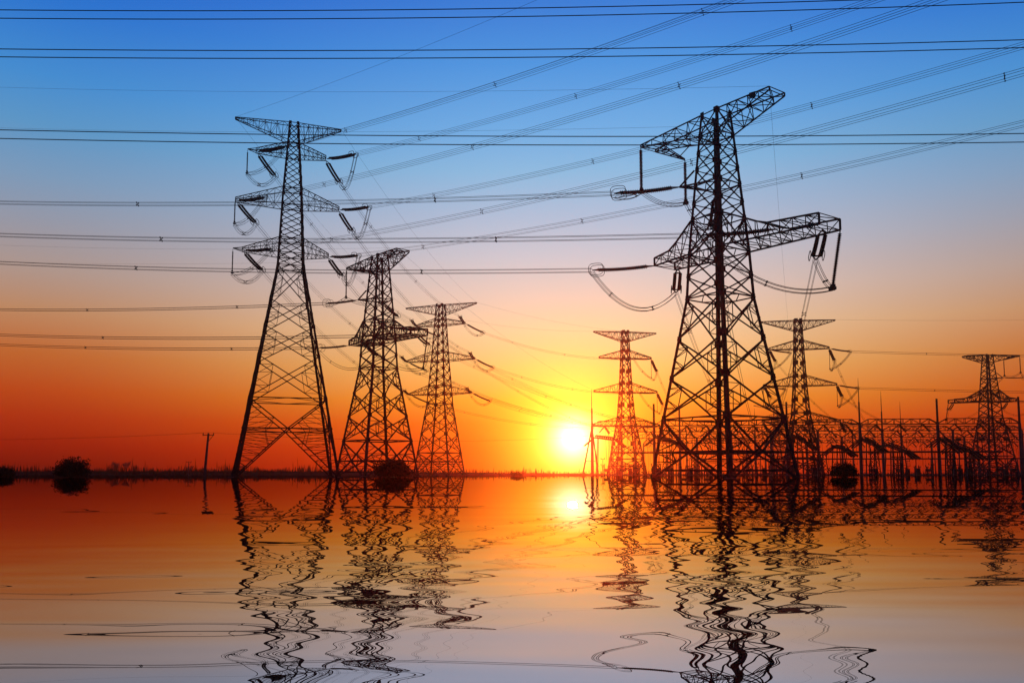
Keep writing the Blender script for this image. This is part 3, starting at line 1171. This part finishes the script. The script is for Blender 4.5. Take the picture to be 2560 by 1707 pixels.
# lattice supports of the switches
def lattice_support(label, px, Y, h):
    x = at(px, 1184, Y).x
    t = thing('lattice_support', label, 'support', (x, Y, 0), 0.4, 'lattice supports in the switchyard')
    for sx, sy in CORN:
        m2 = MB()
        m2.bar((sx * 1.15, sy * 1.15, -0.3), (sx * 0.7, sy * 0.7, h), 0.17)
        m2.build('leg', STEEL, t, local=True)
    mb = MB()
    n = 4
    for k in range(n):
        h0, h1 = lerp(1.15, 0.7, k / n), lerp(1.15, 0.7, (k + 1) / n)
        for c in range(4):
            (ax, ay), (bx, by) = CORN[c], CORN[(c + 1) % 4]
            mb.bar((ax * h0, ay * h0, h * k / n), (bx * h1, by * h1, h * (k + 1) / n), 0.09)
            mb.bar((bx * h0, by * h0, h * k / n), (ax * h1, ay * h1, h * (k + 1) / n), 0.09)
    mb.build('bracing', STEEL, t, local=True)
    mb = MB()
    mb.box((0, 0, h + 0.1), 3.6, 1.5, 0.22)
    mb.build('platform', STEEL, t, local=True)
    for sx in (-1.5, 0, 1.5):
        m2 = MB()
        m2.discs(V((sx, 0, h + 0.2)), V((sx, 0, h + 1.9)), 0.13, 0.25, 0.28, 6)
        m2.build('insulator', GLASS, t, local=True)


for px, Y, h, wh in ((1668, 256, 6.2, 'left of the thick leg of the biggest pylon'), (1738, 262, 5.2, 'just left of the thick leg of the biggest pylon'),
                     (1868, 254, 6.6, 'just right of the thick leg of the biggest pylon'), (1936, 250, 5.6, 'inside the right leg of the biggest pylon'),
                     (2058, 248, 4.8, 'left of the right hand bush'), (2188, 246, 6.4, 'right of the tall needle mast'),
                     (2246, 244, 5.4, 'beside the middle needle mast'), (2378, 242, 6.8, 'right of the thick plain mast'), (2426, 240, 6.0, 'at the left foot of the right edge pylon')):
    lattice_support('small lattice support with three insulators ' + wh, px, Y, h)

# apparatus on posts, close to the water
rnd = random.Random(11)


def apparatus(kind, label, px, Y):
    x = at(px, 1184, Y).x
    t = thing('yard_apparatus', label, 'switchgear', (x, Y, 0), rnd.uniform(-0.5, 0.5), 'low yard apparatus along the waterline')
    L = dict(local=True)
    if kind == 0:      # insulated post with a cap
        h = rnd.uniform(2.2, 3.2)
        mb = MB(); mb.tube([V((0, 0, -0.3)), V((0, 0, h * 0.45))], 0.16, 6); mb.build('stand', STEEL, t, **L)
        mb = MB(); mb.discs(V((0, 0, h * 0.45)), V((0, 0, h)), 0.13, 0.26, 0.26, 6); mb.build('insulator', GLASS, t, **L)
        mb = MB(); mb.box((0, 0, h + 0.12), 0.7, 0.5, 0.24); mb.build('cap', STEEL, t, **L)
    elif kind == 1:    # breaker: frame with a tank and two bushings
        mb = MB()
        for sx in (-0.8, 0.8):
            mb.bar((sx, 0, -0.3), (sx, 0, 1.2), 0.16)
        mb.bar((-1.0, 0, 1.2), (1.0, 0, 1.2), 0.2)
        mb.build('stand', STEEL, t, **L)
        mb = MB(); mb.tube([V((-0.9, 0, 1.75)), V((0.9, 0, 1.75))], 0.42, 10); mb.build('tank', STEEL, t, **L)
        for sx in (-0.6, 0.6):
            mb = MB(); mb.discs(V((sx, 0, 2.1)), V((sx * 1.5, 0, 3.5)), 0.11, 0.22, 0.24, 6); mb.build('bushing', GLASS, t, **L)
    elif kind == 2:    # cabinet on a plinth
        mb = MB(); mb.box((0, 0, 1.1), 1.1, 0.7, 1.9); mb.build('cabinet', STEEL, t, **L)
        mb = MB(); mb.box((0, 0, 0.0), 1.3, 0.9, 0.3); mb.build('plinth', CONC, t, **L)
        mb = MB(); mb.box((0, 0, 2.13), 1.25, 0.85, 0.1); mb.build('lid', STEEL, t, **L)
    else:              # slim post with two small cross pieces
        h = rnd.uniform(4.4, 5.6)
        mb = MB(); mb.tube([V((0, 0, -0.3)), V((0, 0, h))], [0.11, 0.07], 6); mb.build('post', STEEL, t, **L)
        for z in (h - 0.1, h * 0.62):
            mb = MB(); mb.bar((-0.65, 0, z), (0.65, 0, z), 0.12)
            for sx in (-0.6, 0.6):
                mb.discs(V((sx, 0, z)), V((sx, 0, z + 0.5)), 0.06, 0.14, 0.15, 5)
            mb.build('cross_piece', GLASS, t, **L)
    return t


KN = ('capped insulator post', 'breaker tank with bushings', 'boxy cabinet', 'slim post with two cross pieces')
ZONES = [(1500, 1610, 'at the feet of the red pylon'), (1630, 1790, 'left of the thick leg of the biggest pylon'),
         (1825, 1990, 'right of the thick leg of the biggest pylon'), (2010, 2070, 'left of the right hand bush'),
         (2150, 2200, 'at the foot of the tall needle mast'), (2225, 2340, 'between needle mast and thick plain mast'), (2365, 2440, 'right of the thick plain mast'), (2450, 2550, 'under the right edge pylon')]
for x0, x1, where in ZONES:
    for kind in range(4):
        cnt = max(1, int((x1 - x0) / (15, 30, 44, 36)[kind]))
        for k in range(cnt):
            px = x0 + (k + 0.5 + rnd.uniform(-0.35, 0.35)) * (x1 - x0) / cnt
            if cnt == 1:
                lab = 'only %s %s' % (KN[kind], where)
            else:
                lab = '%s %s' % (KN[kind], where)
            apparatus(kind, lab, px, rnd.uniform(228, 285))

# dark boards hung under the third gantry row
for px, wh in ((2396, 'left'), (2455, 'middle'), (2516, 'right')):
    p = at(px, 1098, 300)
    t = thing('sign_board', '%s of the three dark boards low before the right edge pylon' % {'left': 'leftmost', 'middle': 'middle one', 'right': 'rightmost'}[wh], 'board', (p.x, 300, 0))
    mb = MB(); mb.box((0, 0, p.z), 2.1, 0.12, 1.2); mb.build('board', STEEL, t, local=True)
    mb = MB(); mb.bar((0, 0.15, -0.2), (0, 0.15, p.z + 0.5), 0.2); mb.build('post', STEEL, t, local=True)

# bundles from the single-circuit pylons down to the first gantry row
def nearest(px):
    return min(GPTS, key=lambda p: abs(1280 + F * p.x / p.y - px))


for E, who, tg in ((EB1, 'biggest pylon', (1895, 1840, 1935)), (EB2, 'stocky pylon', (1600, 1560, 1665))):
    for (ph, nm), px in zip((('mid', 'jumper frame'), ('low', 'left lower arm'), ('top', 'right lower arm')), tg):
        power_line('wire bundle going down to the gantries from the %s of the %s' % (nm, who), E[ph][1], nearest(px), 2.5 if E is EB1 else 3.0,
                   gap=0.46, r=0.024 if E is EB1 else 0.016, nspace=4, group=G4)
for i in range(3):
    for sd, nm in ((1, 'right'),(-1, 'left')):
        a = E5[i, sd, 0]
        if sd == 1:
            power_line('wire bundle running to the right edge from the %s %s arm of the pylon behind' % (LEV[i], nm), a, a + V((200, 4, 0)), 1.5,
                       gap=0.5, r=0.026, nspace=4, group=G4)
        if i < 2:
            power_line('wire bundle falling to the gantries from the %s %s arm of the pylon behind' % (LEV[i], nm), E5[i, sd, 1], V((lerp(118, 150, i * 0.5 + 0.25) + sd * 4, 296, 16)), 2.0,
                       gap=0.46, r=0.024, nspace=3, group=G4)
        if i < 2 and sd == 1:
            power_line('wire bundle falling to the gantries from the %s %s arm of the red pylon' % (LEV[i], nm), E4[i, sd, 1], nearest(1700 + 60 * i + 12 * sd), 2.0,
                       gap=0.46, r=0.024, nspace=3, group=G4)
a = E5['g', 1]
earth_wire('thin wire running to the right edge from the pylon behind the big leg', a, a + V((200, -30, 1)), 2.5, 0.02)
earth_wire('thin wire dropping from the biggest pylon to the pylon behind its leg', EB1['g', 1], E5['g', -1] + V((9, 0, 0)), 1.5, 0.014)
earth_wire('thin wire from the stocky pylon top down to the needle mast by the sun', EB2['g', 1], V((26.5, 261, 27)), 3.0, 0.015)
for ph, nm in (('mid', 'jumper frame'), ('low', 'left lower arm'), ('top', 'right lower arm')):
    a = EB3[ph][0]
    power_line('wire bundle leaving the %s of the right edge pylon' % nm, a, a + V((150, -15, 2)), 3, gap=0.5, r=0.03, nspace=3, group=G4)

# ------------------------------------------------------------------ village line and its poles
def utility_pole(label, px, Y, h, lean, r):
    x = at(px, 1184, Y).x
    t = thing('utility_pole', label, 'pole', (x, Y, 0))
    top = V((lean, 0, h))
    mb = MB(); mb.tube([V((0, 0, -0.3)), top], [r, r * 0.65], 8); mb.build('shaft', WOOD, t, local=True)
    mb = MB(); zc = h - 0.35
    c = top * (zc / h)
    mb.bar(c + V((-1.05, 0, 0)), c + V((1.05, 0, 0)), 0.13)
    mb.bar(c + V((0.95, 0, 0)), c + V((0.1, 0, -1.1)), 0.08)
    mb.build('cross_piece', STEEL, t, local=True)
    for sx in (-0.95, 0.95):
        mb = MB(); mb.discs(c + V((sx, 0, 0.05)), c + V((sx, 0, 0.45)), 0.07, 0.13, 0.13, 6); mb.build('insulator', GLASS, t, local=True)
    return V((x, Y, 0)) + c + V((0, 0, 0.45))


PT = utility_pole('slightly leaning utility pole standing alone left of the tallest pylon', 511, 150, 7.9, 0.5, 0.27)
utility_pole('taller of two faint distant poles near the left reeds', 471, 322, 5.4, 0.0, 0.2)
utility_pole('shorter of two faint distant poles near the left reeds', 477, 318, 3.6, 0.05, 0.2)
earth_wire('low thin wire from the lone utility pole to the left edge', PT, V((-135, 162, 7.4)), 0.7, 0.022)
earth_wire('low thin wire from the lone utility pole rightwards past the pylon feet', PT, V((24.5, 262, 12.6)), 1.6, 0.022)

# ------------------------------------------------------------------ bushes, trees, reeds
def bush(label, px, Y, wdt, hgt, seed, n=5200):
    rn = random.Random(seed)
    x = at(px, 1184, Y).x
    t = thing('bush', label, 'bush', (x, Y, 0), 0, 'round bushes at the waterline')
    mb = MB()
    for k in range(n):
        a, bq = rn.uniform(0, 2 * math.pi), rn.random()
        ph = math.acos(1 - bq)
        lump = 1 + 0.13 * math.sin(3 * a + seed) + 0.10 * math.sin(7 * a + 2 * ph + seed * 2) + 0.08 * math.sin(11 * a - 5 * ph)
        rr = (rn.random() ** 0.42) * lump * (1 + 0.22 * math.sin(5 * a + 9 * ph + seed) * math.sin(4 * ph + 2 * a))
        p = V((math.sin(ph) * math.cos(a) * wdt / 2 * rr, math.sin(ph) * math.sin(a) * wdt / 2 * rr, (0.05 + 0.9 * math.cos(ph) ** 0.8 * rr) * hgt))
        if rn.random() < 0.1:
            p *= rn.uniform(1.0, 1.24)
        p.z = max(p.z, 0.02 * hgt)
        dv = V((rn.uniform(-1, 1), rn.uniform(-1, 1), rn.uniform(-0.3, 1))).normalized()
        q = p + dv * rn.uniform(0.14, 0.34) * wdt / 3.6
        sdv = dv.cross(V((rn.uniform(-1, 1), rn.uniform(-1, 1), rn.uniform(-1, 1)))).normalized() * 0.075 * wdt / 3.6
        i = len(mb.v)
        mb.v += [p, p.lerp(q, 0.5) + sdv, q, p.lerp(q, 0.5) - sdv]
        mb.f.append((i, i + 1, i + 2, i + 3))
    mb.build('foliage', LEAF, t, local=True)
    st = MB()
    for k in range(46):
        a = rn.uniform(0, 2 * math.pi)
        e = V((math.cos(a) * wdt * 0.44 * rn.random(), math.sin(a) * wdt * 0.44 * rn.random(), hgt * rn.uniform(0.75, 1.22)))
        b0 = V((math.cos(a) * 0.3, math.sin(a) * 0.3, -0.1))
        st.tube([b0, b0.lerp(e, 0.5) + V((math.cos(a) * 0.2, math.sin(a) * 0.2, 0.1)), e], [0.05, 0.03, 0.008], 4)
    st.build('stem', BARK, t, local=True)


bush('round dark bush with spiky top at the left waterline', 181, 112, 4.0, 2.45, 1)
bush('low bush cut off by the left edge', 6, 118, 2.9, 1.35, 2)
bush('wide round bush at the foot of the stocky pylon', 983, 118, 4.8, 2.3, 4, 6000)
bush('round bush between switchyard masts on the right', 2111, 128, 3.9, 2.05, 5)
bush('tiny bush in the middle of the waterline, left of the sun', 1292, 170, 2.6, 0.95, 6, 900)


def bare_tree(label, px, Y, h, seed):
    rn = random.Random(seed)
    x = at(px, 1184, Y).x
    t = thing('bare_tree', label, 'tree', (x, Y, 0.2), 0, 'bare trees on the far bank')
    tr = MB(); tr.tube([V((0, 0, 0)), V((0.05, 0, h * 0.3))], [0.16, 0.12], 6); tr.build('trunk', BARK, t, local=True)
    cr = MB()

    def grow(p, dv, L, r, dep):
        q = p + dv * L
        cr.tube([p, q], [r, r * 0.7], 4)
        if dep == 0:
            return
        for k in range(3 if dep > 1 else 4):
            nd = (dv + V((rn.uniform(-0.5, 0.5), rn.uniform(-0.5, 0.5), rn.uniform(-0.05, 0.35)))).normalized()
            grow(p.lerp(q, rn.uniform(0.45, 1)), nd, L * rn.uniform(0.6, 0.8), r * 0.62, dep - 1)

    for k in range(5):
        a = k * 1.3
        grow(V((0.04, 0, h * rn.uniform(0.15, 0.3))), V((math.cos(a) * 0.35, math.sin(a) * 0.35, 1)).normalized(), h * 0.3, 0.08, 4)
    cr.build('crown', BARK, t, local=True)


bare_tree('left and slimmer of two bare trees on the far bank', 287, 338, 5.6, 1)
bare_tree('right and rounder of two bare trees on the far bank', 315, 338, 5.8, 2)

def reeds():
    rn = random.Random(5)
    mb = MB()
    for k in range(6500):
        x = rn.uniform(-225, 225)
        left = max(0.0, min(1.0, (30 - x) / 120))
        if rn.random() > 0.35 + 0.65 * left:
            continue
        y = rn.uniform(BANK_Y + 2, BANK_Y + 14)
        clump = 0.5 + 0.5 * math.sin(x * 0.21) * math.sin(x * 0.057 + 1)
        h = (0.8 + 2.1 * rn.random() ** 2 * (0.4 + clump)) * (0.6 + 0.5 * left)
        if rn.random() < 0.05:
            h *= 1.8
        wq = rn.uniform(0.05, 0.13)
        lx = rn.uniform(-0.15, 0.15) * h
        i = len(mb.v)
        z0 = 0.3
        b = V((x, y, z0))
        tip = V((x + lx, y, z0 + h * 1.15 + 0.4 * left))
        mb.v += [b + V((-wq, 0, 0)), b + V((wq, 0.05, 0)), b.lerp(tip, 0.7) + V((wq * 0.8, 0, 0)), tip, b.lerp(tip, 0.7) - V((wq * 0.8, 0.03, 0))]
        mb.f.append((i, i + 1, i + 2, i + 3, i + 4))
    o = mb.build('reeds', REED)
    tag(o, 'hazy fringe of dry reeds along the far bank', 'reeds', None, 'stuff')


reeds()

# ------------------------------------------------------------------ warm evening haze over the whole place
def haze():
    me = bpy.data.meshes.new('haze')
    x0, x1, y0, y1, z0, z1 = -415, 415, -35, 700, -1.5, 75
    vs = [(x, y, z) for z in (z0, z1) for x, y in ((x0, y0), (x1, y0), (x1, y1), (x0, y1))]
    me.from_pydata(vs, [], [(3, 2, 1, 0), (4, 5, 6, 7), (0, 1, 5, 4), (1, 2, 6, 5), (2, 3, 7, 6), (3, 0, 4, 7)])
    m = bpy.data.materials.new('evening_haze')
    m.use_nodes = True
    t = NT(m.node_tree)
    v = t.n('ShaderNodeVolumePrincipled')
    v.inputs['Color'].default_value = (0.9, 0.85, 0.8, 1)
    v.inputs['Density'].default_value = HAZE
    v.inputs['Anisotropy'].default_value = 0.95
    o = t.n('ShaderNodeOutputMaterial')
    t.put(o.inputs['Volume'], v.outputs[0])
    me.materials.append(m)
    ob = bpy.data.objects.new('haze', me)
    C.objects.link(ob)
    tag(ob, 'thin evening haze', None, None, 'stuff')


HAZE = 1.9e-4
if HAZE > 0:
    haze()
